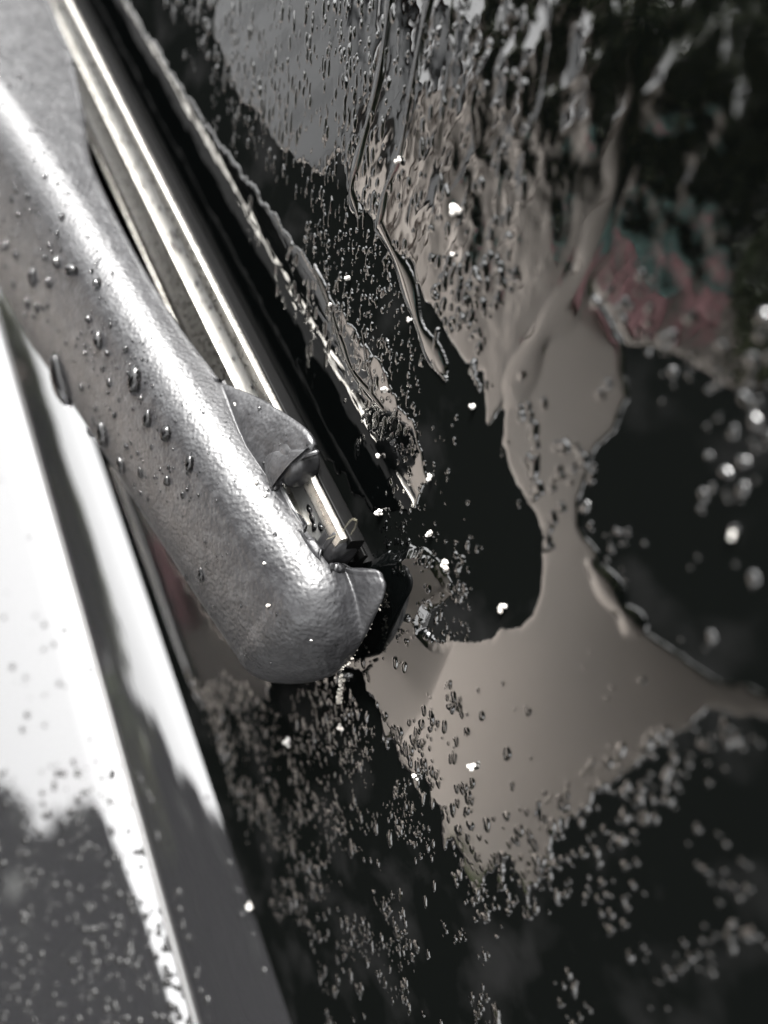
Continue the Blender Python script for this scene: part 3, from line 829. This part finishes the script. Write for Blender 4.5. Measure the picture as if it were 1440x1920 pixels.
grits = [(655,520,14,'in the black patch right of the steel strips, near the top'),(858,393,20,'on the brownish wet glass, highest of the large ones'),
 (750,300,13,'on the water run at top centre'),(725,733,14,'beside the bright broken reflection'),(885,762,12,'at the pointed end of the taupe reflection'),
 (712,855,12,'on black glass level with the wiper claw'),(808,895,13,'in the dark middle, right of the wiper blade'),(712,960,14,'on black glass above the tip of the fin'),
 (838,1060,20,'on the edge of the black lobe'),(940,1140,14,'inside the lower black lobe'),(765,1178,16,'on the taupe water just right of the fin'),
 (1374,1005,13,'bright blurred one alone at the far right'),(780,1455,12,'among the water runs below the cap'),(885,1437,15,'on the taupe water below centre'),
 (640,1363,13,'on the black glass under the cap'),(540,1390,12,'lowest left one on the black glass'),(808,1000,11,'at the upper rim of the taupe water'),
 (620,572,10,'at the top of the thin water run'),(1138,185,0,''),(768,600,8,'in the black patch, tiny'),(850,478,8,'on the beaded brown glass'),(470,1700,9,'near the window edge at bottom left')]
for i, (x, y, s_, where) in enumerate(grits):
    if s_ == 0: continue
    p = at(x, y, .3); r = s_ * (-p[2]) / F / 2
    tag(crumb(p + N * r * .4, r, 40 + i, M_grit), 'white grit crumb ' + where, 'grit', 'white crumbs of grit stuck on the wet glass')
# crust along the fin's edge
k = 0
edge = catmull(np.array([(718,1090,1.9),(716,1118,2),(706,1146,2.4),(692,1180,3.0),(676,1208,3.8),(655,1238,4.8),(638,1256,5.4)]), 12)
CR = empty('lime_crust', wiper)
CR['label'] = 'beige crust along the worn edge of the cap fin'
for j in range(70):
    x, y, h = edge[min(len(edge) - 1, int(len(edge) * random.random() ** .75))]
    c = at(x + random.uniform(-7, 1), y + random.uniform(-8, 8), h + .25)
    o = crumb(c, random.choice([.05, .07, .09, .12, .16, .22]), 100 + j, M_crust, 'crust'); o.parent = CR
for j in range(9):
    t = j / 8
    o = crumb(at(641 - 10 * t + random.uniform(-5, 5), 1266 + 52 * t, 4.8 - 3 * t), random.uniform(.25, .5), 300 + j, M_crust, 'crust'); o.parent = CR
# white specks on the cap
speck_l = ['pale speck on the bright ridge above the rounded end', 'largest pale speck near the rounded end of the cap', 'elongated pale speck beside the lug of the cap', 'pale speck on the bright ridge just below the lug', 'pale speck at the rim of the cap beside the steel strip', 'tiny pale speck above the lug near its upper edge', 'pale speck lowest on the rounded end of the cap']
for i, (x, y, s_) in enumerate([(497, 1055, 6), (504, 1136, 9), (480, 905, 14), (497, 930, 9), (568, 912, 12), (440, 757, 6), (583, 1200, 5)]):
    c = cast(x, y)
    if c is None: continue
    r = s_ * 100 / F / 2
    tag(crumb(c[0] + c[1] * r * .3, r, 500 + i, M_grit, 'speck'), speck_l[i], 'speck', 'pale specks on the wiper cap')
# fibre curling off the end of the steel strip
fb = catmull(np.array([at(612, 1012, 8.6), at(640, 998, 9), at(650, 985, 9.5), at(660, 974, 10), at(668, 976, 10), at(666, 988, 9.2), at(657, 1003, 8.4)]), 6)
tag(tube('fibre', fb, .05, M_fibre, None, 6), 'thin pale fibre looped over the end of the steel strip', 'fibre')
